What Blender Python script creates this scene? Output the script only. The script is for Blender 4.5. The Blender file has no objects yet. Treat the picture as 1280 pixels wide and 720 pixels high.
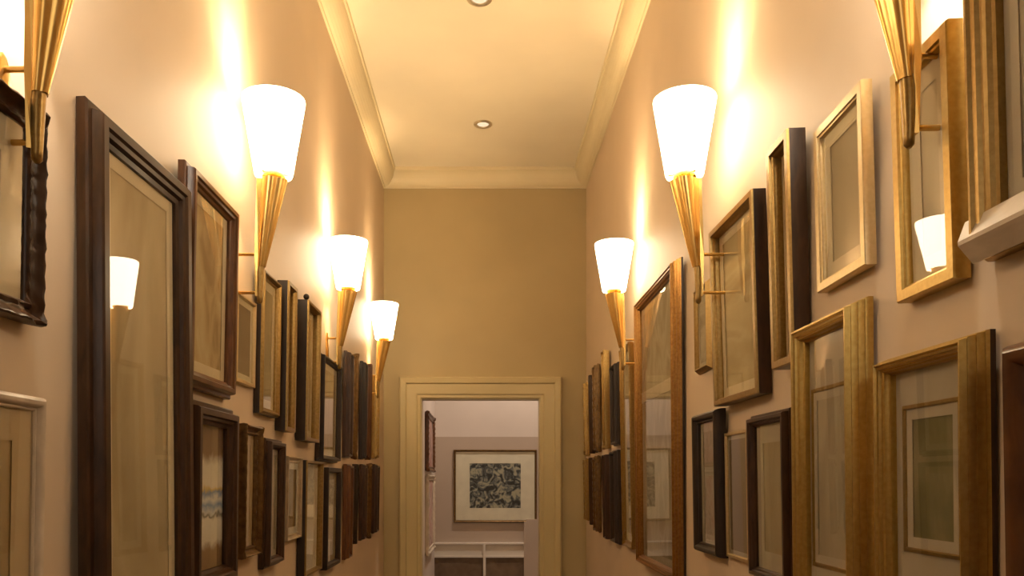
import bpy, bmesh, math, random
from mathutils import Vector, Matrix
C = bpy.context.scene.collection
R = math.radians
CZ = 1.45                    # eye height
F = 1000.0                   # focal length in pixels of a 1280 wide picture
VX, VY = 608.0, 600.0        # where the corridor vanishes
WL, WR = 0.70, 0.68          # wall distances left and right of the eye
YF = 5.45                    # far wall
YB = -2.4                    # wall behind the eye
HC = CZ + 2.10               # ceiling height

# ------------------------------------------------------------------ materials
def new_mat(name):
    m = bpy.data.materials.new(name); m.use_nodes = True
    nt = m.node_tree; b = nt.nodes['Principled BSDF']
    return m, nt, b
def noise_col(nt, b, c1, c2, scale=(8,8,8), det=4, lo=.35, hi=.65, nscale=1.0, sock='Base Color', dist=0.0):
    tc = nt.nodes.new('ShaderNodeTexCoord'); mp = nt.nodes.new('ShaderNodeMapping')
    nt.links.new(tc.outputs['Object'], mp.inputs[0]); mp.inputs['Scale'].default_value = scale
    n = nt.nodes.new('ShaderNodeTexNoise'); n.inputs['Scale'].default_value = nscale
    n.inputs['Detail'].default_value = det; n.inputs['Distortion'].default_value = dist
    nt.links.new(mp.outputs[0], n.inputs['Vector'])
    cr = nt.nodes.new('ShaderNodeValToRGB'); nt.links.new(n.outputs['Fac'], cr.inputs[0])
    cr.color_ramp.elements[0].position = lo; cr.color_ramp.elements[1].position = hi
    cr.color_ramp.elements[0].color = (*c1,1); cr.color_ramp.elements[1].color = (*c2,1)
    nt.links.new(cr.outputs[0], b.inputs[sock])
    return n, mp, tc, cr
def bump(nt, b, src, strength=.2, dist=.002):
    bp = nt.nodes.new('ShaderNodeBump'); bp.inputs['Strength'].default_value = strength
    bp.inputs['Distance'].default_value = dist
    nt.links.new(src, bp.inputs['Height']); nt.links.new(bp.outputs[0], b.inputs['Normal'])
def plaster(name, c, v=.04, rough=.55, sp=.35):
    m, nt, b = new_mat(name)
    n = noise_col(nt, b, tuple(x*(1-v) for x in c), tuple(min(1,x*(1+v)) for x in c), (2,2,2), 3)[0]
    b.inputs['Roughness'].default_value = rough; b.inputs['Specular IOR Level'].default_value = sp
    n2 = nt.nodes.new('ShaderNodeTexNoise'); n2.inputs['Scale'].default_value = 180
    bump(nt, b, n2.outputs['Fac'], .05, .001)
    return m
def metal(name, c1, c2, rough=.34, metallic=.85, sc=(30,30,30)):
    m, nt, b = new_mat(name)
    n = noise_col(nt, b, c1, c2, sc, 6, .3, .7)[0]
    b.inputs['Roughness'].default_value = rough; b.inputs['Metallic'].default_value = metallic
    bump(nt, b, n.outputs['Fac'], .05, .001)
    return m
def wood(name, c1, c2, rough=.32):
    m, nt, b = new_mat(name)
    n = noise_col(nt, b, c1, c2, (14,60,14), 6, .3, .7, dist=.6)[0]
    b.inputs['Roughness'].default_value = rough; b.inputs['Specular IOR Level'].default_value = .4
    bump(nt, b, n.outputs['Fac'], .15, .002)
    return m
def plain(name, c, rough=.6, v=.05):
    m, nt, b = new_mat(name)
    noise_col(nt, b, tuple(x*(1-v) for x in c), tuple(min(1,x*(1+v)) for x in c), (12,12,12), 3)
    b.inputs['Roughness'].default_value = rough
    return m

M = {}
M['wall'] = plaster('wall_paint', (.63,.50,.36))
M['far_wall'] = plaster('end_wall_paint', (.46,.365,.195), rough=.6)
M['ceil'] = plaster('ceiling_paint', (.77,.70,.54), rough=.5)
M['cornice'] = plaster('cornice_paint', (.70,.61,.40), rough=.45)
M['casing'] = plaster('casing_paint', (.56,.46,.245), rough=.35)
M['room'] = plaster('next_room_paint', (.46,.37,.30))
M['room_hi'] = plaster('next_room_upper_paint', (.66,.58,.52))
M['white'] = plaster('white_trim_paint', (.68,.62,.55), rough=.35)
M['panel'] = wood('brown_panelling', (.13,.085,.055), (.19,.13,.085), .35)
M['floor'] = wood('oak_floor', (.16,.09,.045), (.26,.15,.08), .3)
M['gold'] = metal('gilt', (.47,.31,.085), (.56,.385,.12), .32, .88, (120,120,120))
M['gold_d'] = metal('old_gilt', (.27,.165,.048), (.36,.23,.075), .34, .8, (120,120,120))
M['gold_p'] = metal('pale_gilt', (.62,.48,.25), (.70,.56,.32), .33, .8, (120,120,120))
M['bronze'] = metal('bronzed_gilt', (.10,.055,.02), (.20,.115,.04), .34, .7, (60,60,60))
M['amber'] = metal('amber_gilt', (.24,.105,.022), (.36,.18,.045), .32, .8, (120,120,120))
M['silver'] = metal('champagne_leaf', (.50,.42,.30), (.74,.64,.48), .34, .75)
M['dark'] = wood('dark_walnut', (.026,.012,.005), (.065,.029,.012), .32)
M['ebony'] = wood('ebonised_wood', (.016,.009,.004), (.032,.017,.008), .42)
M['maho'] = wood('mahogany', (.07,.026,.010), (.16,.065,.022), .28)
M['cream'] = wood('cream_wash_wood', (.50,.42,.32), (.68,.58,.46), .35)
M['brass'] = metal('brushed_brass', (.66,.40,.11), (.78,.50,.16), .27, .95, (60,60,8))
M['mount'] = plain('ivory_mount', (.66,.57,.42), .8)
M['mount2'] = plain('grey_mount', (.48,.42,.34), .8)
M['mount3'] = plain('sand_mount', (.55,.43,.28), .8)
M['mountw'] = plain('white_mount', (.82,.78,.70), .8)
M['backing'] = plain('brown_backing', (.2,.14,.09), .9)

def glass_mat():
    m = bpy.data.materials.new('picture_glass'); m.use_nodes = True; nt = m.node_tree; nt.nodes.clear()
    o = nt.nodes.new('ShaderNodeOutputMaterial'); mx = nt.nodes.new('ShaderNodeMixShader')
    tr = nt.nodes.new('ShaderNodeBsdfTransparent'); gl = nt.nodes.new('ShaderNodeBsdfGlossy')
    tr.inputs[0].default_value = (.97,.97,.94,1); gl.inputs['Roughness'].default_value = .012
    fr = nt.nodes.new('ShaderNodeFresnel'); fr.inputs[0].default_value = 1.52
    mu = nt.nodes.new('ShaderNodeMath'); mu.operation = 'MULTIPLY'; mu.inputs[1].default_value = 1.25; mu.use_clamp = True
    ge = nt.nodes.new('ShaderNodeNewGeometry'); iv = nt.nodes.new('ShaderNodeMath'); iv.operation = 'SUBTRACT'; iv.inputs[0].default_value = 1
    m2 = nt.nodes.new('ShaderNodeMath'); m2.operation = 'MULTIPLY'
    nt.links.new(ge.outputs['Backfacing'], iv.inputs[1]); nt.links.new(iv.outputs[0], m2.inputs[1])   # the pane's rear face adds no second mirror
    nt.links.new(fr.outputs[0], mu.inputs[0]); nt.links.new(mu.outputs[0], m2.inputs[0]); nt.links.new(m2.outputs[0], mx.inputs[0])
    nt.links.new(tr.outputs[0], mx.inputs[1]); nt.links.new(gl.outputs[0], mx.inputs[2]); nt.links.new(mx.outputs[0], o.inputs[0])
    return m
M['glass'] = glass_mat()
def emis(name, c, s):
    m, nt, b = new_mat(name)
    b.inputs['Base Color'].default_value = (.9,.86,.78,1)
    b.inputs['Emission Color'].default_value = (*c,1); b.inputs['Emission Strength'].default_value = s
    b.inputs['Roughness'].default_value = .4
    if s < 1: b.inputs['Base Color'].default_value = (.35,.31,.25,1)
    return m
SHADE_E = 7.5
M['shade'] = emis('lit_opal_glass', (1,.80,.52), SHADE_E)
M['shade_white'] = emis('lit_whiter_glass', (1,.90,.74), SHADE_E)
M['lens'] = emis('downlight_lens', (1,.86,.62), .35)

ART = {}
def art(style, c1, c2, c3, seed=0, s=1.0):
    key = (style, c1, c2, c3, seed, s)
    if key in ART: return ART[key]
    m, nt, b = new_mat('print_'+style); L = nt.links
    tc = nt.nodes.new('ShaderNodeTexCoord'); mp = nt.nodes.new('ShaderNodeMapping'); L.new(tc.outputs['Object'], mp.inputs[0])
    mp.inputs['Location'].default_value = (seed*1.7, seed*.9, seed*2.3)
    n = nt.nodes.new('ShaderNodeTexNoise'); n.inputs['Scale'].default_value = 1; n.inputs['Detail'].default_value = 7; n.inputs['Distortion'].default_value = .5
    L.new(mp.outputs[0], n.inputs['Vector'])
    cr = nt.nodes.new('ShaderNodeValToRGB'); L.new(n.outputs['Fac'], cr.inputs[0])
    e = cr.color_ramp.elements; e[0].color = (*c1,1); e[1].color = (*c3,1); x = e.new(.5); x.color = (*c2,1)
    e[0].position = .34; e[2].position = .66
    if style == 'land': mp.inputs['Scale'].default_value = (5*s, 5, 16*s)
    elif style == 'wash': mp.inputs['Scale'].default_value = (9*s, 9, 3*s)
    elif style == 'floral': mp.inputs['Scale'].default_value = (16*s, 16, 16*s); n.inputs['Distortion'].default_value = 1.6; e[0].position = .42; e[2].position = .60
    elif style == 'reflection':       # daylight reflection painted as level bands, edges broken up by noise
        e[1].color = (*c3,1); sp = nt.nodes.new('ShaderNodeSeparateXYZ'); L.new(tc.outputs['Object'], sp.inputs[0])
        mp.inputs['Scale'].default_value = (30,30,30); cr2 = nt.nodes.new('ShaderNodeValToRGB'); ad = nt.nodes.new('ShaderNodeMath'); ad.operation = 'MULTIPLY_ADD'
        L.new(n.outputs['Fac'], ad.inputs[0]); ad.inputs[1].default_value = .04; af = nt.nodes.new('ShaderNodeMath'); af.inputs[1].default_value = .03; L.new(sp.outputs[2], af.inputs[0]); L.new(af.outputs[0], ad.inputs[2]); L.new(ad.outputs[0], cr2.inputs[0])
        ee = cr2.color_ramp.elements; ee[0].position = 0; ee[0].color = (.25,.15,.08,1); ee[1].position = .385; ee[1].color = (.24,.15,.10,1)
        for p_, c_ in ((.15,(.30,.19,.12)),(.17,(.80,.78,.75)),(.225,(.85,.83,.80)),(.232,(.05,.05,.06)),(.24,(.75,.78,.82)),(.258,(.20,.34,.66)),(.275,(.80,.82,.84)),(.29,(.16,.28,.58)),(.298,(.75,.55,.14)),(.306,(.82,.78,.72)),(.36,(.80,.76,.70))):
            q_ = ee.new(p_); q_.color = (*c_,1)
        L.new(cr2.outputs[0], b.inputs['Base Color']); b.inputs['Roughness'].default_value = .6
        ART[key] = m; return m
    elif style == 'fig': mp.inputs['Scale'].default_value = (12*s, 12, 7*s); n.inputs['Distortion'].default_value = 1.2; e[0].position = .40
    L.new(cr.outputs[0], b.inputs['Base Color']); b.inputs['Roughness'].default_value = .75
    ART[key] = m
    return m

# ------------------------------------------------------------------ mesh helpers
def box(bm, x0,y0,z0,x1,y1,z1, bev=0):
    vs = [bm.verts.new(p) for p in ((x0,y0,z0),(x1,y0,z0),(x1,y1,z0),(x0,y1,z0),(x0,y0,z1),(x1,y0,z1),(x1,y1,z1),(x0,y1,z1))]
    fs = [bm.faces.new([vs[i] for i in f]) for f in ((0,3,2,1),(4,5,6,7),(0,1,5,4),(1,2,6,5),(2,3,7,6),(3,0,4,7))]
    if bev:
        es = list({e for f in fs for e in f.edges})
        bmesh.ops.bevel(bm, geom=es, offset=bev, segments=2, affect='EDGES', profile=.5)
def loft(bm, rings, closed=True, caps=True):
    vr = [[bm.verts.new(p) for p in r] for r in rings]
    n = len(rings[0])
    for a, b_ in zip(vr, vr[1:]):
        for i in range(n if closed else n-1):
            j = (i+1) % n
            bm.faces.new((a[i], a[j], b_[j], b_[i]))
    if caps:
        bm.faces.new(list(reversed(vr[0]))); bm.faces.new(vr[-1])
    return vr
def circ(cx, cy, z, r, n=24):
    return [(cx+r*math.cos(2*math.pi*i/n), cy+r*math.sin(2*math.pi*i/n), z) for i in range(n)]
def obj(name, bm, mat, parent=None, smooth=False, bevel=0):
    me = bpy.data.meshes.new(name)
    bmesh.ops.recalc_face_normals(bm, faces=bm.faces)
    bm.to_mesh(me); bm.free()
    me.materials.append(mat)
    if smooth:
        for p in me.polygons: p.use_smooth = True
        try: me.set_sharp_from_angle(angle=R(smooth if smooth is not True else 40))
        except Exception: pass
    o = bpy.data.objects.new(name, me); C.objects.link(o)
    if parent: o.parent = parent
    return o
def struct(name, bm, mat, parent=None, smooth=False):
    o = obj(name, bm, mat, parent, smooth)
    if parent is None: o['kind'] = 'structure'
    return o
def thing(name, label, cat, loc, rotz=0, group=None):
    o = bpy.data.objects.new(name, None); C.objects.link(o)
    o.empty_display_size = .05
    o.location = loc; o.rotation_euler = (0,0,rotz); o['label'] = label; o['category'] = cat
    if group: o['group'] = group
    return o

# ------------------------------------------------------------------ room shell
def boxes(name, lst, mat, **k):
    bm = bmesh.new()
    for b in lst: box(bm, *b)
    return struct(name, bm, mat, **k)
boxes('floor', [(-WL-.12,YB-.12,-.1, 1.5,7.2,0)], M['floor'])
boxes('ceiling', [(-WL-.12,YB-.12,HC, 1.5,7.2,HC+.1)], M['ceil'])
boxes('wall_left', [(-WL-.12,YB-.12,0,-WL,YF,HC)], M['wall'])
boxes('wall_right', [(WR,YB-.12,0,WR+.12,YF,HC)], M['wall'])
# far wall with door opening
DX0, DX1, DZ = -.455, .374, CZ+.565
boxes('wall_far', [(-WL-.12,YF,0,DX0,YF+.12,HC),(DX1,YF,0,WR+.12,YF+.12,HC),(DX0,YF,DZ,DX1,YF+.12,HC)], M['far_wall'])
# wall behind the eye, with an added, unseen window for fill light
WX0, WX1, WZ0, WZ1 = -.42, .42, 2.30, 3.20
boxes('wall_back', [(-WL,YB-.12,0,WX0,YB,HC),(WX1,YB-.12,0,WR,YB,HC),(WX0,YB-.12,0,WX1,YB,WZ0),(WX0,YB-.12,WZ1,WX1,YB,HC)], M['wall'])
bm = bmesh.new()
for x0,x1,z0,z1 in ((WX0,WX0+.05,WZ0,WZ1),(WX1-.05,WX1,WZ0,WZ1),(WX0+.05,WX1-.05,WZ0,WZ0+.05),(WX0+.05,WX1-.05,WZ1-.05,WZ1),(-.015,.015,WZ0+.05,WZ1-.05),(WX0+.05,-.015,2.73,2.76),(.015,WX1-.05,2.73,2.76)):
    box(bm, x0,YB-.08,z0,x1,YB-.03,z1)
struct('added_window_1', bm, M['white'])

# door casing: a stepped profile carried round three sides of the opening
def casing(name, x0, x1, ztop, y, prof, mat):
    bm = bmesh.new()
    vr = []
    for u, v in prof:
        vr.append([bm.verts.new(p) for p in ((x0-u,y-v,0),(x0-u,y-v,ztop+u),(x1+u,y-v,ztop+u),(x1+u,y-v,0))])
    for a, b_ in zip(vr, vr[1:]):
        for i in range(3): bm.faces.new((a[i],a[i+1],b_[i+1],b_[i]))
    return struct(name, bm, mat)
casing('trim_1', DX0, DX1, DZ, YF, [(-.014,-.12),(-.014,.012),(-.010,.014),(-.006,.022),(.012,.022),(.018,.030),(.085,.033),(.092,.046),(.125,.050),(.132,.044),(.138,0)], M['casing'])
# cornice
CP = [(0,-.115),(.010,-.115),(.012,-.108)] + [(.012+.068*math.sin(a*math.pi/16), -.020-.088*math.cos(a*math.pi/16)) for a in range(9)] + [(.088,-.018),(.090,0)]
def cornice(name, pts):      # pts(o, z) -> two ends
    bm = bmesh.new(); rows = []
    for o_, z in CP: rows.append([bm.verts.new(p) for p in pts(o_, HC+z)])
    for a, b_ in zip(rows, rows[1:]): bm.faces.new((a[0],a[1],b_[1],b_[0]))
    return struct(name, bm, M['cornice'])
cornice('trim_2', lambda o_, z: ((-WL+o_,YB+o_,z),(-WL+o_,YF-o_,z)))
cornice('trim_3', lambda o_, z: ((WR-o_,YB+o_,z),(WR-o_,YF-o_,z)))
cornice('trim_4', lambda o_, z: ((-WL+o_,YF-o_,z),(WR-o_,YF-o_,z)))
# baseboards
def base_prof(name, lst): boxes(name, lst, M['casing'])
base_prof('baseboard_left', [(-WL,YB,0,-WL+.018,YF,.16),(-WL,YB,.16,-WL+.010,YF,.18)])
base_prof('baseboard_right', [(WR-.018,YB,0,WR,YF,.16),(WR-.010,YB,.16,WR,YF,.18)])

# ------------------------------------------------------------------ the room beyond the doorway
YR = 6.95
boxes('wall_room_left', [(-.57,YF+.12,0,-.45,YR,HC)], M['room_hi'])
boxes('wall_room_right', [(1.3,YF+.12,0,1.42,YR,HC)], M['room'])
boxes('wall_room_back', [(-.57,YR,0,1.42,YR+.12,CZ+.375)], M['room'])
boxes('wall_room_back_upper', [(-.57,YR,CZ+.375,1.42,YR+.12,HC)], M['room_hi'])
boxes('wall_room_front', [(WR+.12,YF,0,1.42,YF+.12,HC)], M['room'])
# white dado rail with brown panelling under it, stopped by a door architrave on the right
bm = bmesh.new()
box(bm, -.45,YR-.02,CZ-.665, .325,YR,CZ-.545); box(bm, -.45,YR-.035,CZ-.560, .325,YR-.02,CZ-.540, .004)
box(bm, -.45,YR-.026,CZ-.672, .325,YR-.02,CZ-.655)
struct('trim_5', bm, M['white'])
bm = bmesh.new(); box(bm, -.45,YR-.012,0, .325,YR,CZ-.665); box(bm, -.45,YR-.022,0,.325,YR-.012,.14)
for x0 in (-.42,.03): box(bm, x0,YR-.018,.2, x0+.27 if x0<0 else .30,YR-.012,CZ-.72)
struct('trim_6', bm, M['panel'])
boxes('trim_7', [(-.028,YR-.045,0,-.006,YR-.02,CZ-.545)], M['white'])
boxes('trim_8', [(.325,YR-.04,0,.345,YR,CZ-.36),(.345,YR-.028,0,.46,YR,CZ-.34)], M['room'])

# ------------------------------------------------------------------ picture frames
PROF = {
 # (u inset, v height) in units of moulding width / thickness, last point is the sight edge
 'step':   [(0,0),(0,.42),(.06,.50),(.24,.52),(.30,.90),(.36,1),(.62,1),(.68,.86),(.80,.80),(.86,.60),(1,.52),(1,.30)],
 'flat':   [(0,0),(0,.86),(.08,1),(.74,1),(.80,.84),(.92,.78),(1,.62),(1,.30)],
 'round':  [(0,0),(0,.40),(.05,.66),(.16,.88),(.32,1),(.50,.98),(.66,.86),(.76,.68),(.80,.60),(.92,.60),(1,.50),(1,.30)],
 'scoop':  [(0,0),(0,.70),(.05,.95),(.14,1),(.22,.95),(.30,.78),(.48,.62),(.66,.58),(.76,.64),(.86,.66),(.94,.58),(1,.46),(1,.30)],
 'reed':   [(0,0),(0,.18),(.04,.30),(.09,.30),(.11,.40),(.15,.54),(.20,.54),(.22,.64),(.27,.78),(.32,.78),(.35,.86),(.40,1),(.48,1),(.52,.90),(.56,.88),(.60,.92),(.68,.90),(.72,.78),(.78,.76),(.82,.80),(.90,.74),(.93,.60),(1,.54),(1,.30)],
 'slope':  [(0,0),(0,.22),(.04,.28),(.50,.90),(.56,1),(.70,1),(.76,.86),(.86,.80),(.92,.62),(1,.52),(1,.30)],
}
def moulding_mesh(w, h, mw, t, style, ornate=0, seed=0):
    prof = PROF[style]; bm = bmesh.new(); rnd = random.Random(seed)
    n = 1 if not ornate else 36
    ring = []                 # (corner-a, corner-b) walk; position depends on u
    sides = [((-1,0),(1,0)), ((1,0),(1,1)), ((1,1),(-1,1)), ((-1,1),(-1,0))]
    def corner(c, u):
        x = c[0]*(w/2-u); z = u if c[1] == 0 else h-u
        return Vector((x, 0, z))
    rings = []
    for s, (a, b_) in enumerate(sides):
        for i in range(n):
            k = i/n; row = []
            wob = 0
            if ornate: wob = ornate*(.5*abs(math.sin(k*math.pi*9)) + .5*rnd.random()) + (ornate*1.6 if (k < .07 or k > .93) else 0)
            for j, (pu, pv) in enumerate(prof):
                u = pu*mw; v = pv*t
                p = corner(a, u).lerp(corner(b_, u), k)
                if ornate and 0 < j < len(prof)-3:
                    ctr = Vector((0,0,h/2)); d = (p-ctr); d.normalize()
                    p = p + Vector((d.x, 0, d.z))*wob*(1-pu)
                    v = v + wob*.5*math.sin(pu*9+k*70)
                row.append((p.x, -v, p.z))
            rings.append(row)
    vr = [[bm.verts.new(p) for p in r] for r in rings]
    N = len(vr)
    for i in range(N):
        a, b_ = vr[i], vr[(i+1) % N]
        for j in range(len(prof)):
            k = (j+1) % len(prof)
            bm.faces.new((a[j], a[k], b_[k], b_[j]))
    return bm
def ring_mesh(x0, z0, x1, z1, m, v, th=.002, cut=.0015):
    bm = bmesh.new(); rows = []
    for u, vv in ((0,v-th),(0,v),(m,v),(m+cut,v-th)):
        rows.append([bm.verts.new(p) for p in ((x0+u,-vv,z0+u),(x1-u,-vv,z0+u),(x1-u,-vv,z1-u),(x0+u,-vv,z1-u))])
    for a, b_ in zip(rows, rows[1:]):
        for i in range(4):
            j = (i+1) % 4; bm.faces.new((a[i],a[j],b_[j],b_[i]))
    return bm

def ring_rect(o, i, v, th=.002, cut=.0015):
    bm = bmesh.new(); rows = []
    for (x0,z0,x1,z1), vv in ((o,v-th),(o,v),(i,v),((i[0]-cut,i[1]-cut,i[2]+cut,i[3]+cut),v-th)):
        rows.append([bm.verts.new(p) for p in ((x0,-vv,z0),(x1,-vv,z0),(x1,-vv,z1),(x0,-vv,z1))])
    for a, b_ in zip(rows, rows[1:]):
        for k in range(4): bm.faces.new((a[k],a[(k+1)%4],b_[(k+1)%4],b_[k]))
    return bm
def picture(side, xn, xf, yt, yb, label, mat='gold', style='flat', mw=.03, t=.03, mount='mount', mm=.05, pr=None,
            yaw=0, pitch=1.0, roll=0, ornate=0, fillet=None, group=None, inner=None, near_z=None, name='framed_picture', top=None, bot=None, ledge=False, side_mat=None, knob=False, bar=None):
    W = WL if side == 'L' else WR; s = -1 if side == 'L' else 1
    tr = t*(.45 if style in ('step','reed','slope','round') else .85)   # height of the outer rim
    if near_z is None:
        zn = F*W/abs(xn-VX); zf = F*(W-tr)/abs(xf-VX); zr = zn
    else:
        zn = near_z; zf = F*(W-tr)/abs(xf-VX); zr = zf
    ht = (VY-yt)*zr/F if top is None else top
    hb = (VY-yb)*zr/F if bot is None else bot
    w = zf-zn; h = ht-hb
    root = thing(name, label, 'picture', (0,0,0), R(90) if side == 'L' else R(-90), group or ('framed pictures along the left wall' if side == 'L' else 'framed pictures along the right wall'))
    # orientation: lean forward (pitch), swing (yaw), turn in the wall plane (roll)
    base = Matrix.Rotation((R(90) if side == 'L' else R(-90)) + R(yaw), 4, 'Z') @ Matrix.Rotation(R(pitch), 4, 'X') @ Matrix.Rotation(R(roll), 4, 'Y')
    worst = 0
    for x in (-w/2, w/2):
        for z in (0, h):
            p = base @ Vector((x,0,z))
            worst = min(worst, p.x if side == 'L' else -p.x)
    out = -worst + .001
    root.matrix_world = Matrix.Translation((s*(W-out), (zn+zf)/2, CZ+hb)) @ base
    mo = obj('moulding', moulding_mesh(w, h, mw, t, style, ornate, int(xn)), M[mat], root, smooth=35)
    if side_mat:              # outer flank painted or gilded differently from the face
        mo.data.materials.append(M[side_mat]); K = {'flat':1,'step':3,'round':2,'scoop':2,'slope':1,'reed':1}[style]; NP = len(PROF[style])
        for p in mo.data.polygons:
            if p.index % NP < K: p.material_index = 1
    if knob:
        bm = bmesh.new(); bmesh.ops.create_uvsphere(bm, u_segments=14, v_segments=10, radius=.011)
        bmesh.ops.translate(bm, verts=bm.verts, vec=(-w/2+.012 if side == 'L' else w/2-.012, -t*.7, h+.012)); box(bm, (-w/2+.009), -t*.7-.003, h-.004, (-w/2+.015), -t*.7+.003, h+.006)
        obj('knob', bm, M['ebony'], root, smooth=60)
    g = t*.30
    if ledge:                 # pale sloping ledge that covers the lower rail
        bm = bmesh.new(); q = [(-t*.50,-.001),(-t*.60,-.002),(-t*1.02,mw*.40),(-t*1.03,mw*.50),(-t*.80,mw*.98),(-t*.4,mw*.98)]
        loft(bm, [[(x, a_, b_) for a_, b_ in q] for x in (-w/2-.001, w/2+.001)])
        obj('lower_ledge', bm, M['cream'], root)
    X = w/2-mw+.003; Z0 = mw-.003; Z1 = h-mw+.003
    bm = bmesh.new(); box(bm, -X,-.004,Z0,X,-.001,Z1); obj('backing_board', bm, M['backing'], root)
    a = mm if mount else 0
    O = (-X, Z0, X, Z1)
    if inner:                 # plain mount, then a gilt slip round a second, smaller mount
        ix, it_, ib, sw, st = inner
        I1 = (-X+ix, Z0+ib, X-ix, Z1-it_)
        obj('mount', ring_rect(O, (I1[0]+.002, I1[1]+.002, I1[2]-.002, I1[3]-.002), g+.001), M[mount], root)
        sl = obj('inner_slip', moulding_mesh(I1[2]-I1[0], I1[3]-I1[1], sw, st, 'flat'), M['gold_d'], root); sl.location = (0, -(g-.001), I1[1])
        O = (I1[0]+sw*.8, I1[1]+sw*.8, I1[2]-sw*.8, I1[3]-sw*.8)
    P = (O[0]+a, O[1]+a, O[2]-a, O[3]-a)
    if a: obj('inner_mount' if inner else 'mount', ring_rect(O, P, g+(.0005 if inner else .001)), M[mount], root)
    bm = bmesh.new(); box(bm, P[0]-.002,-(g-.0012),P[1]-.002,P[2]+.002,-(g-.0030),P[3]+.002)
    obj('print', bm, art(*pr), root)
    if bar:  # pale strip standing in for a reflection in the glass
        bz, bt = bar
        bm = bmesh.new(); box(bm, -X,-g-.003,bz-hb-bt/2,X,-g+.001,bz-hb+bt/2,.001); obj('reflection_bar', bm, M['cream'], root)
    bm = bmesh.new()
    gv = g+.0035 if not inner else max(g+.0035, g+inner[4]+.001)
    box(bm, -X,-gv-.0016,Z0,X,-gv,Z1); obj('glass', bm, M['glass'], root)
    return root

tan1, tan2, tan3 = (.40,.30,.17), (.52,.42,.27), (.30,.21,.11)
grey1, grey2, grey3 = (.30,.26,.20), (.42,.37,.29), (.20,.17,.13)
# ---- left wall, nearest first
picture('L', 0, 52, 150, 408, 'dark ornate carved frame at the upper left edge, behind the nearest left sconce', 'dark', 'scoop', .030, .032, 'mount', .055, ('land', (.22,.18,.12),(.34,.28,.19),(.44,.36,.24), 1, 1), near_z=.80, ornate=.0032, roll=-1, pitch=1.5)
picture('L', 0, 44, 497, 900, 'cream rounded frame with sandy print in the lower left corner', 'cream', 'round', .022, .022, 'mount3', .05, ('wash', tan1, (.46,.34,.19), tan3, 2, .6), near_z=.78, bot=-.34)
picture('L', 83, 213, 113, 900, 'very large dark walnut frame, tallest on the left wall, glass reflecting a lit sconce', 'dark', 'step', .060, .038, 'mount', .03, ('wash', (.46,.38,.24),(.52,.43,.28),(.38,.30,.18), 3, .55), yaw=-3.3, pitch=-1.1, roll=1.4, bot=-.46)
picture('L', 216, 287, 199, 480, 'dark brown frame holding a tan figure print, just left of the second left sconce', 'maho', 'step', .040, .036, 'mount', .03, ('fig', (.30,.20,.10),(.46,.34,.19),(.55,.45,.29), 4, .6), pitch=1.2)
picture('L', 220, 288, 497, 750, 'thick black-brown frame around a painted blue and white reflection, under the tan print', 'dark', 'step', .052, .044, None, 0, ('reflection', (.30,.18,.11),(.80,.77,.72),(.16,.28,.60), 5, .7), pitch=.6)
picture('L', 289, 318, 362, 476, 'small pale gilt frame half hidden behind the stem of the second left sconce', 'gold_p', 'flat', .012, .014, 'mount', .02, ('land', tan3, tan1, tan2, 6, 1))
picture('L', 316, 344, 334, 516, 'slim gilt frame with olive print, first frame right of the second left sconce stem', 'gold_d', 'round', .022, .028, 'mount', .030, ('wash', (.18,.15,.08),(.28,.22,.12),(.34,.27,.15), 7, 1), side_mat='ebony')
picture('L', 343, 367, 350, 538, 'narrow upper-row frame with black outer side and a brown streaked print, left wall', 'gold_d', 'flat', .018, .040, 'mount', .02, ('wash', (.30,.16,.08),(.40,.27,.15),(.20,.12,.06), 8, 1.4), side_mat='ebony')
picture('L', 368, 397, 374, 550, 'black-sided upper-row frame with small round top knob, before the third left sconce', 'gold_d', 'flat', .016, .044, 'mount', .03, ('wash', tan1, tan2, (.60,.52,.38), 9, 1), side_mat='ebony', knob=True)
picture('L', 290, 325, 530, 698, 'brown and gilt frame with a tall pale print, lower row beside the thick black-brown frame', 'bronze', 'scoop', .026, .036, 'mount3', .030, ('wash', (.34,.25,.13),(.56,.46,.30),(.50,.40,.25), 10, .8), ornate=.002)
picture('L', 322, 349, 547, 712, 'narrow dark walnut lower-row frame with pale glass and brown far edge, left wall', 'dark', 'step', .032, .034, 'mount2', .02, ('wash', grey2, (.5,.46,.38), grey1, 11, 1))
picture('L', 352, 376, 570, 677, 'small champagne silver frame with a brown print, lower row of the left wall', 'silver', 'scoop', .022, .020, 'mountw', .025, ('fig', (.16,.11,.06),(.26,.18,.10),(.34,.25,.14), 12, 1))
picture('L', 370, 401, 575, 722, 'black-sided lower-row frame with a nearly blank white sheet, left wall', 'gold_d', 'flat', .012, .034, 'mountw', .03, ('wash', (.80,.76,.68),(.86,.82,.75),(.74,.69,.60), 13, 1), side_mat='ebony')
picture('L', 393, 421, 440, 576, 'dark upper frame hung directly below the third left sconce', 'ebony', 'step', .026, .034, 'mount', .03, ('wash', tan1, tan2, tan1, 14, 1))
picture('L', 399, 424, 584, 713, 'black frame with a sandy mount, lower row directly below the third left sconce', 'ebony', 'flat', .022, .032, 'mount3', .03, ('wash', (.60,.54,.44),(.70,.64,.54),(.55,.48,.38), 15, 1))
lu = [(427,436,438,572,'dark'),(438,445,443,573,'bronze'),(447.5,454,451,574,'ebony'),(456,462,455,575,'maho'),(463.5,470,470,572,'gold_d')]
ll = [(427,436,580,700,'maho'),(438,445,580,680,'ebony'),(447.5,454,580,676,'dark'),(456,462,580,672,'bronze'),(463.5,470,580,667,'dark')]
desc = {'dark':'dark walnut','bronze':'bronzed gilt','ebony':'black','maho':'red-brown','gold_d':'old gilt'}
ordn = ['first','second','third','fourth','fifth']
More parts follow.
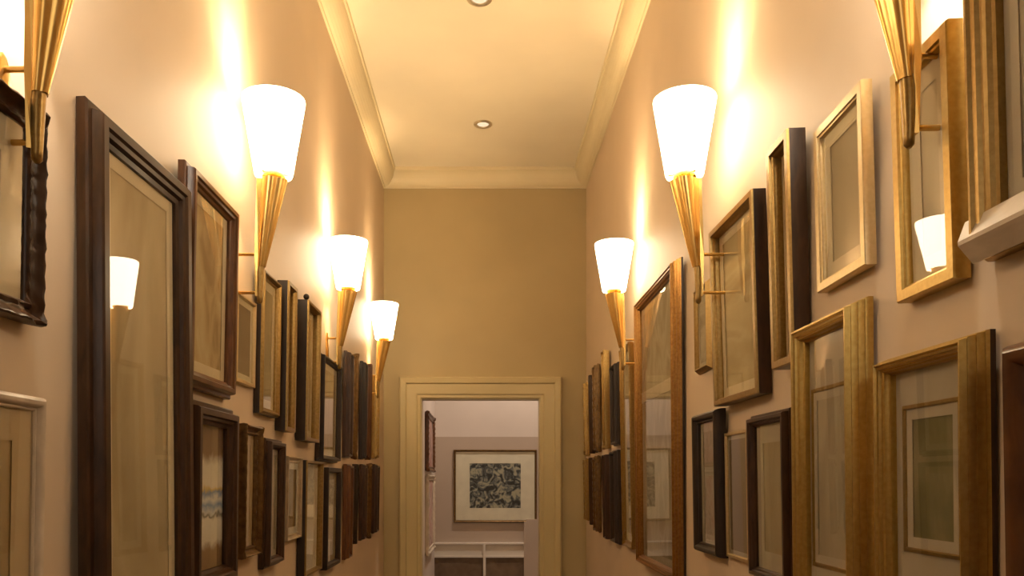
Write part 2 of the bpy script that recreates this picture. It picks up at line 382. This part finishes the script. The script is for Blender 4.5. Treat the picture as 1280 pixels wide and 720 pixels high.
for row, rows in (('upper', lu), ('lower', ll)):
    for i, (a, b_, y0, y1, m) in enumerate(rows):
        picture('L', a, b_, y0, y1, '%s edge-on frame, %s of five in the %s row beyond the third left sconce' % (desc[m], ordn[i], row),
                m, 'step' if i % 2 == 0 else 'scoop', .026, .034, 'mount' if i % 2 else 'mount3', .03, ('land' if i % 2 else 'fig', tan3, tan1, tan2, 20+i+(7 if row == 'lower' else 0), 1),
                ornate=.0025 if m in ('bronze','gold_d') else 0, group='edge-on frames at the far end of the left wall')
# ---- right wall, nearest first
picture('R', 1400, 1224, 322, 322, 'wide reeded gilt frame with cream sloping bottom rail at the upper right edge', 'gold_d', 'reed', .055, .046, 'mount2', .03, ('wash', grey2, grey1, (.5,.44,.36), 40, .5), near_z=.66, bot=.292, top=.86, pitch=1.5, ledge=True)
picture('R', 1290, 1276, 425, 900, 'dark frame with cream top edge at the lower right border', 'maho', 'round', .04, .040, 'mount2', .03, ('wash', grey1, grey2, grey3, 41, 1), near_z=.62, top=.168, bot=-.34)
picture('R', 1217, 1124, 22, 347, 'flat gilt frame behind the stem of the nearest right sconce, reflecting a lit lamp', 'gold', 'flat', .024, .024, 'mount', .035, ('wash', (.52,.44,.30),(.60,.51,.36),(.44,.36,.24), 42, .6), yaw=-.8, pitch=1.8)
picture('R', 1101, 1024, 98, 330, 'pale gilt frame on the upper right wall, glare at the bottom of its glass', 'gold_p', 'flat', .022, .020, 'mount', .03, ('wash', (.36,.30,.20),(.44,.37,.25),(.50,.43,.31), 43, .5), yaw=-1.5, pitch=1.5)
picture('R', 1015, 968, 159, 452, 'narrow gilt frame with deep dark side, immediately left of the pale gilt frame', 'gold_d', 'flat', .022, .040, 'mount3', .014, ('wash', (.30,.25,.16),(.38,.32,.21),(.34,.28,.19), 44, .5), pitch=1.5, side_mat='dark')
picture('R', 966, 897, 235, 491, 'dark-sided gilt frame directly right of the second right sconce', 'gold_d', 'flat', .020, .036, 'mount', .03, ('land', (.42,.33,.18),(.52,.43,.27),(.36,.27,.14), 45, .5), yaw=.8, pitch=1.8, side_mat='dark')
picture('R', 893, 872, 347, 460, 'small gilt frame partly behind the stem of the second right sconce', 'gold_d', 'slope', .018, .020, 'mount2', .015, ('land', grey1, grey2, grey3, 46, 1))
picture('R', 1097, 1003, 370, 900, 'large reeded gilt frame with inner gilt slip and faint grey print, lower right wall', 'gold', 'reed', .040, .044, 'mount2', .018, ('wash', (.36,.31,.23),(.42,.36,.27),(.27,.23,.17), 47, 1.0), bot=-.31, inner=(.012,.10,.10,.008,.004), pitch=.6)
picture('R', 1250, 1108, 411, 900, 'reeded gilt frame around a small olive-green print in an inner slip', 'gold', 'reed', .031, .042, 'mount2', .018, ('wash', (.10,.10,.04),(.17,.15,.07),(.26,.23,.13), 48, 1.4), bot=-.24, side_mat='dark', inner=(.026,.055,.10,.007,.005), pitch=.6)
picture('R', 1000, 943, 506, 712, 'dark brown frame with a pale mount, lower row left of the large reeded gilt frame', 'dark', 'step', .028, .030, 'mount2', .045, ('wash', (.34,.28,.19),(.40,.33,.23),(.30,.24,.16), 49, 1), top=.158, bot=-.24)
picture('R', 942, 909, 536, 704, 'thin pale gilt frame between two dark-framed prints in the lower right row', 'gold_p', 'flat', .010, .012, 'mount2', .014, ('fig', (.20,.14,.08),(.32,.25,.16),(.38,.31,.21), 50, .8))
picture('R', 911, 874, 510, 698, 'picture with a rounded black right edge, lower right row beside the huge gilt frame', 'ebony', 'round', .030, .034, 'mount2', .03, ('wash', grey1, (.38,.33,.25), grey2, 51, 1))
picture('R', 858, 801, 321, 745, 'huge tall gilt frame, biggest on the right wall, left of the second right sconce', 'amber', 'reed', .045, .042, 'mount2', .03, ('fig', (.34,.29,.21),(.46,.40,.31),(.24,.19,.13), 52, .45), bot=-.36, pitch=.5, bar=(.345,.045), side_mat='ebony')
picture('R', 797, 779, 410, 690, 'tall old gilt frame between the far edge-on cluster and the huge gilt frame', 'gold_d', 'scoop', .026, .026, 'mount', .04, ('fig', grey1, tan1, tan2, 53, .7), ornate=.002, top=.62, bot=-.31)
ru = [(778,767.5,452,556,'ebony'),(764,754.5,438,560,'gold_d'),(752.5,745.5,455,564,'bronze'),(744,738.5,469,567,'dark'),(738,733.5,478,569,'gold_d')]
rl = [(778,767.5,562,681,'ebony'),(765,755,568,674,'dark'),(752.5,745.5,570,665,'bronze'),(744,738.5,572,656,'dark'),(738,733.5,574,650,'gold_d')]
for row, rows in (('upper', ru), ('lower', rl)):
    for i, (a, b_, y0, y1, m) in enumerate(rows):
        picture('R', a, b_, y0, y1, '%s edge-on frame, %s of five in the %s row beyond the third right sconce' % (desc[m], ordn[i], row),
                m, 'step' if i % 2 == 0 else 'scoop', .026, .034, 'mount3' if i % 2 else 'mount', .03, ('land' if i % 2 else 'fig', tan3, tan1, tan2, 60+i+(7 if row == 'lower' else 0), 1),
                ornate=.0025 if m in ('bronze','gold_d') else 0, group='edge-on frames at the far end of the right wall')

# ---- the picture on the back wall of the next room
zs = YR/F
def room_pic():
    x0, x1 = (567-VX)*zs, (671-VX)*zs; z0, z1 = (VY-653)*zs, (VY-562)*zs
    w, h = x1-x0, z1-z0
    root = thing('framed_picture', 'wide thin gilt frame with white mount and dark floral print, seen through the doorway', 'picture', ((x0+x1)/2, YR-.001, CZ+z0), 0)
    obj('moulding', moulding_mesh(w, h, .020, .022, 'round'), M['bronze'], root, smooth=35)
    X = w/2-.018
    bm = bmesh.new(); box(bm, -X,-.004,.018,X,-.001,h-.018); obj('backing_board', bm, M['backing'], root)
    # mount with unequal borders
    px, pz0, pz1 = .222, .125, h-.120
    bm = bmesh.new(); v = .009
    o4 = [(-X,-v,.018),(X,-v,.018),(X,-v,h-.018),(-X,-v,h-.018)]; i4 = [(-px,-v,pz0),(px,-v,pz0),(px,-v,pz1),(-px,-v,pz1)]; j4 = [(a*.995,-v+.003,c) for a,_,c in i4]
    rr = [[bm.verts.new(p) for p in q] for q in (o4,i4,j4)]
    for a, b_ in zip(rr, rr[1:]):
        for i in range(4): bm.faces.new((a[i],a[(i+1)%4],b_[(i+1)%4],b_[i]))
    obj('mount', bm, M['mountw'], root)
    bm = bmesh.new(); box(bm, -px-.01,-v+.002,pz0-.01,px+.01,-v+.004,pz1+.01)
    obj('print', bm, art('floral', (.03,.035,.045),(.15,.17,.19),(.46,.44,.36), 70, 1.0), root)
    bm = bmesh.new(); box(bm, -X,-.0145,.018,X,-.013,h-.018); obj('glass', bm, M['glass'], root)
room_pic()
# ---- two pictures edge-on on the left wall of the next room
def side_pic(y0, y1, z0, z1, label, mat, a, seed):
    w, h = y1-y0, z1-z0
    root = thing('framed_picture', label, 'picture', (-.449, (y0+y1)/2, CZ+z0), R(90), 'pictures on the left wall of the next room')
    obj('moulding', moulding_mesh(w, h, .035, .030, 'scoop', .008, seed), M[mat], root, smooth=35)
    bm = bmesh.new(); box(bm, -w/2+.033,-.012,.033,w/2-.033,-.002,h-.033); obj('print', bm, art(*a), root)
side_pic(5.85, 6.55, .07, .50, 'dark carved frame on the left wall inside the doorway, upper of two', 'maho', ('fig', (.30,.12,.10),(.5,.34,.28),(.12,.08,.08), 71, 1), 71)
side_pic(5.85, 6.55, -.55, .03, 'pinkish carved frame on the left wall inside the doorway, lower of two', 'cream', ('fig', (.45,.22,.18),(.6,.46,.38),(.25,.14,.12), 72, 1), 72)

# ------------------------------------------------------------------ sconces
SH_T, SH_B = CZ+1.045, CZ+.835
def make_sconce(label, side, y, o, col=(1,.675,.35), shade='shade', dz=0):
    W = WL if side == 'L' else WR; s = -1 if side == 'L' else 1
    z0 = CZ+.62
    root = thing('wall_sconce', label, 'wall lamp', (s*W, y, z0+dz), R(90) if side == 'L' else R(-90), 'gilt wall sconces with lit shades')
    T, B = SH_T-z0, SH_B-z0
    # shade: open tapered cylinder of opal glass with thickness
    bm = bmesh.new(); n = 40
    rings = [circ(0,-o,B,.0495,n), circ(0,-o,B+.006,.052,n), circ(0,-o,T-.004,.0855,n), circ(0,-o,T,.0850,n), circ(0,-o,T-.002,.082,n), circ(0,-o,B+.006,.048,n), circ(0,-o,B,.0495,n)]
    vr = [[bm.verts.new(p) for p in r] for r in rings[:-1]]; vr.append(vr[0])
    for a, b_ in zip(vr, vr[1:]):
        for i in range(n): bm.faces.new((a[i],a[(i+1)%n],b_[(i+1)%n],b_[i]))
    obj('shade', bm, M[shade], root, smooth=50)
    # holder cup with three arms
    bm = bmesh.new()
    loft(bm, [circ(0,-o,B-.012,.020), circ(0,-o,B-.004,.032), circ(0,-o,B+.004,.034), circ(0,-o,B+.005,.030), circ(0,-o,B+.03,.012)])
    for k in range(3):
        a = k*2*math.pi/3+.5; d = Vector((math.cos(a), math.sin(a), 0)); q = Vector((-d.y, d.x, 0))*.004
        p0 = Vector((0,-o,B+.001))+d*.03; p1 = Vector((0,-o,B+.003))+d*.0495
        loft(bm, [[p0+q, p0-q, p0-q+Vector((0,0,.003)), p0+q+Vector((0,0,.003))], [p1+q, p1-q, p1-q+Vector((0,0,.003)), p1+q+Vector((0,0,.003))]])
    obj('shade_holder', bm, M['brass'], root, smooth=40)
    # stem: folded, tapering leaf
    def leaf(z, cy, r, n=30):
        pts = []
        for i in range(n):
            a = 2*math.pi*i/n
            rr = r*(.80+.20*abs(math.cos(2*a+.5)))
            pts.append((rr*math.sin(a), -cy-rr*math.cos(a)*1.0, z))
        return pts
    ob = o-.038
    bm = bmesh.new(); H = B-.012; rings = []
    for k in range(15):
        f = k/14
        rings.append(leaf(-.035+(H+.035)*f, ob+.004+(o-ob-.004)*f**1.0, .0125+.0285*f))
    loft(bm, rings)
    obj('stem', bm, M['brass'], root, smooth=25)
    # flat back blade, stepped in at its foot
    bm = bmesh.new()
    loft(bm, [[(-.008,-ob+.011,-.115),(.008,-ob+.011,-.115),(.006,-ob+.004,-.115),(-.006,-ob+.004,-.115)], [(-.012,-ob+.012,.0),(.012,-ob+.012,.0),(.010,-ob+.002,.0),(-.010,-ob+.002,.0)],
              [(-.024,-o+.040,B-.012),(.024,-o+.040,B-.012),(.018,-o+.02,B-.012),(-.018,-o+.02,B-.012)]])
    obj('back_blade', bm, M['brass'], root)
    bm = bmesh.new()
    loft(bm, [circ(0,-ob,-.135,.003,14), circ(0,-ob,-.130,.0075,14), circ(0,-ob,-.118,.0080,14), circ(0,-ob,-.09,.0095,14), circ(0,-ob-.001,-.05,.0108,14), circ(0,-ob-.003,-.03,.0105,14)])
    obj('finial', bm, M['gold_d'], root, smooth=40)
    def rod(z, y1, r=.0045):
        bm = bmesh.new(); a = [[(r*math.cos(t_), y_, z+r*math.sin(t_)) for t_ in [2*math.pi*i/12 for i in range(12)]] for y_ in (-.004, -y1)]
        loft(bm, a); return bm
    obj('wall_rod', rod(0, ob+.006), M['brass'], root, smooth=40)
    obj('wall_rod', rod(-.105, ob), M['brass'], root, smooth=40)
    bm = bmesh.new()
    loft(bm, [[(x*.022, -.0005, z*.075-.05) for x, z in q8], [(x*.022, -.005, z*.075-.05) for x, z in q8], [(x*.018, -.008, z*.070-.05) for x, z in q8]])
    obj('wall_plate', bm, M['brass'], root, smooth=40)
    # bulb
    bm = bmesh.new()
    loft(bm, [circ(0,-o,B+.03,.012,16), circ(0,-o,B+.045,.013,16), circ(0,-o,B+.07,.022,16), circ(0,-o,B+.095,.026,16), circ(0,-o,B+.115,.020,16), circ(0,-o,B+.125,.006,16)])
    obj('bulb', bm, M['shade'], root, smooth=60)
    # light thrown up and down through the open ends of the shade
    def spot(name, loc, ang, power, size, blend=.7, rad=.03):
        l = bpy.data.lights.new(name, 'SPOT'); l.energy = power*(1.7 if col[2] > .6 else 1); l.color = col; l.spot_size = R(size); l.spot_blend = blend; l.shadow_soft_size = rad
        ob_ = bpy.data.objects.new(name, l); C.objects.link(ob_); ob_.parent = root; ob_.location = loc; ob_.rotation_euler = ang
    spot('uplight', (0,-o,B+.15), (R(180),0,0), UP, 124, .9, .02)
    spot('uplight_beam', (0,-o,B+.14), (R(180-16),0,0), UP2, 52, 1, .015)
    for sx in (-1, 1): spot('downlight', (sx*.036,-o+.022,B+.006), (R(12),0,0), DN, 66, 1, .006)
    return root
UP, UP2, DN = 7.5, 16.0, 12.0
q8 = [(math.cos(2*math.pi*i/24), math.sin(2*math.pi*i/24)) for i in range(24)]
make_sconce('nearest left sconce, only its gilt tapering stem showing at the upper left edge', 'L', 1.15, .092, (1,.90,.76), 'shade_white', -.03)
make_sconce('second left sconce, the large lit white shade left of the ceiling', 'L', 2.20, .115)
make_sconce('third left sconce, mid-sized lit shade above the black-sided frames', 'L', 3.50, .095)
make_sconce('smallest and farthest lit sconce, next to the end wall on the left', 'L', 4.75, .092)
make_sconce('nearest right sconce, gilt stem in front of a flat gilt frame, upper right', 'R', 1.17, .100, (1,.90,.76), 'shade_white')
make_sconce('second right sconce, the large lit white shade right of the ceiling', 'R', 2.20, .135)
make_sconce('farther of the two lit right sconces, left of the huge gilt frame', 'R', 3.54, .115)

# ------------------------------------------------------------------ downlights
def downlight(label, x, y, power=0, col=(1,.75,.45)):
    root = thing('ceiling_downlight', label, 'ceiling light', (x, y, HC), 0, 'recessed ceiling downlights')
    bm = bmesh.new(); n = 32
    loft(bm, [circ(0,0,0,.055,n), circ(0,0,-.004,.055,n), circ(0,0,-.007,.050,n), circ(0,0,-.005,.036,n), circ(0,0,-.001,.034,n)], caps=False)
    obj('trim_ring', bm, M['silver'], root, smooth=40)
    bm = bmesh.new(); loft(bm, [circ(0,0,-.0005,.034,n), circ(0,0,-.003,.030,n), circ(0,0,-.006,.014,n)]); obj('lens', bm, M['lens'], root, smooth=60)
    if power:
        l = bpy.data.lights.new('added_downlight_beam', 'SPOT'); l.energy = power; l.color = col; l.spot_size = R(140); l.spot_blend = .9; l.shadow_soft_size = .03
        o = bpy.data.objects.new('added_downlight_beam', l); C.objects.link(o); o.parent = root; o.location = (0,0,-.01)
downlight('farther recessed downlight in the corridor ceiling, a small ring', -.02, 4.72, 0)
downlight('nearer recessed downlight, cut by the top edge of the photo', -.03, 3.49, 0)
downlight('added unseen downlight in the ceiling of the room beyond the doorway', .35, 6.25, 85, (1,.82,.66))  # added lamp, out of view, to light the next room

# ------------------------------------------------------------------ fill light at the added window behind, world, camera
l = bpy.data.lights.new('added_window_fill', 'AREA'); l.shape = 'RECTANGLE'; l.size = .8; l.size_y = .85; l.energy = 4; l.color = (1,.86,.70)
o = bpy.data.objects.new('added_window_fill', l); C.objects.link(o); o.location = (0, YB-.1, 2.75); o.rotation_euler = (R(90),0,0)
w = bpy.data.worlds.new('world'); bpy.context.scene.world = w; w.use_nodes = True
w.node_tree.nodes['Background'].inputs[0].default_value = (.75,.82,1,1); w.node_tree.nodes['Background'].inputs[1].default_value = .15
cam = bpy.data.cameras.new('camera'); co = bpy.data.objects.new('camera', cam); C.objects.link(co)
co.location = (0,0,CZ); co.rotation_euler = (R(90),0,0)
cam.sensor_width = 36; cam.lens = F/1280*36
cam.shift_x = (640-VX)/1280; cam.shift_y = (VY-360)/1280; cam.clip_start = .02
S = bpy.context.scene; S.camera = co
S.view_settings.view_transform = 'Standard'; S.view_settings.look = 'None'; S.view_settings.gamma = 1
S.view_settings.use_curve_mapping = False; S.view_settings.exposure = 1.02
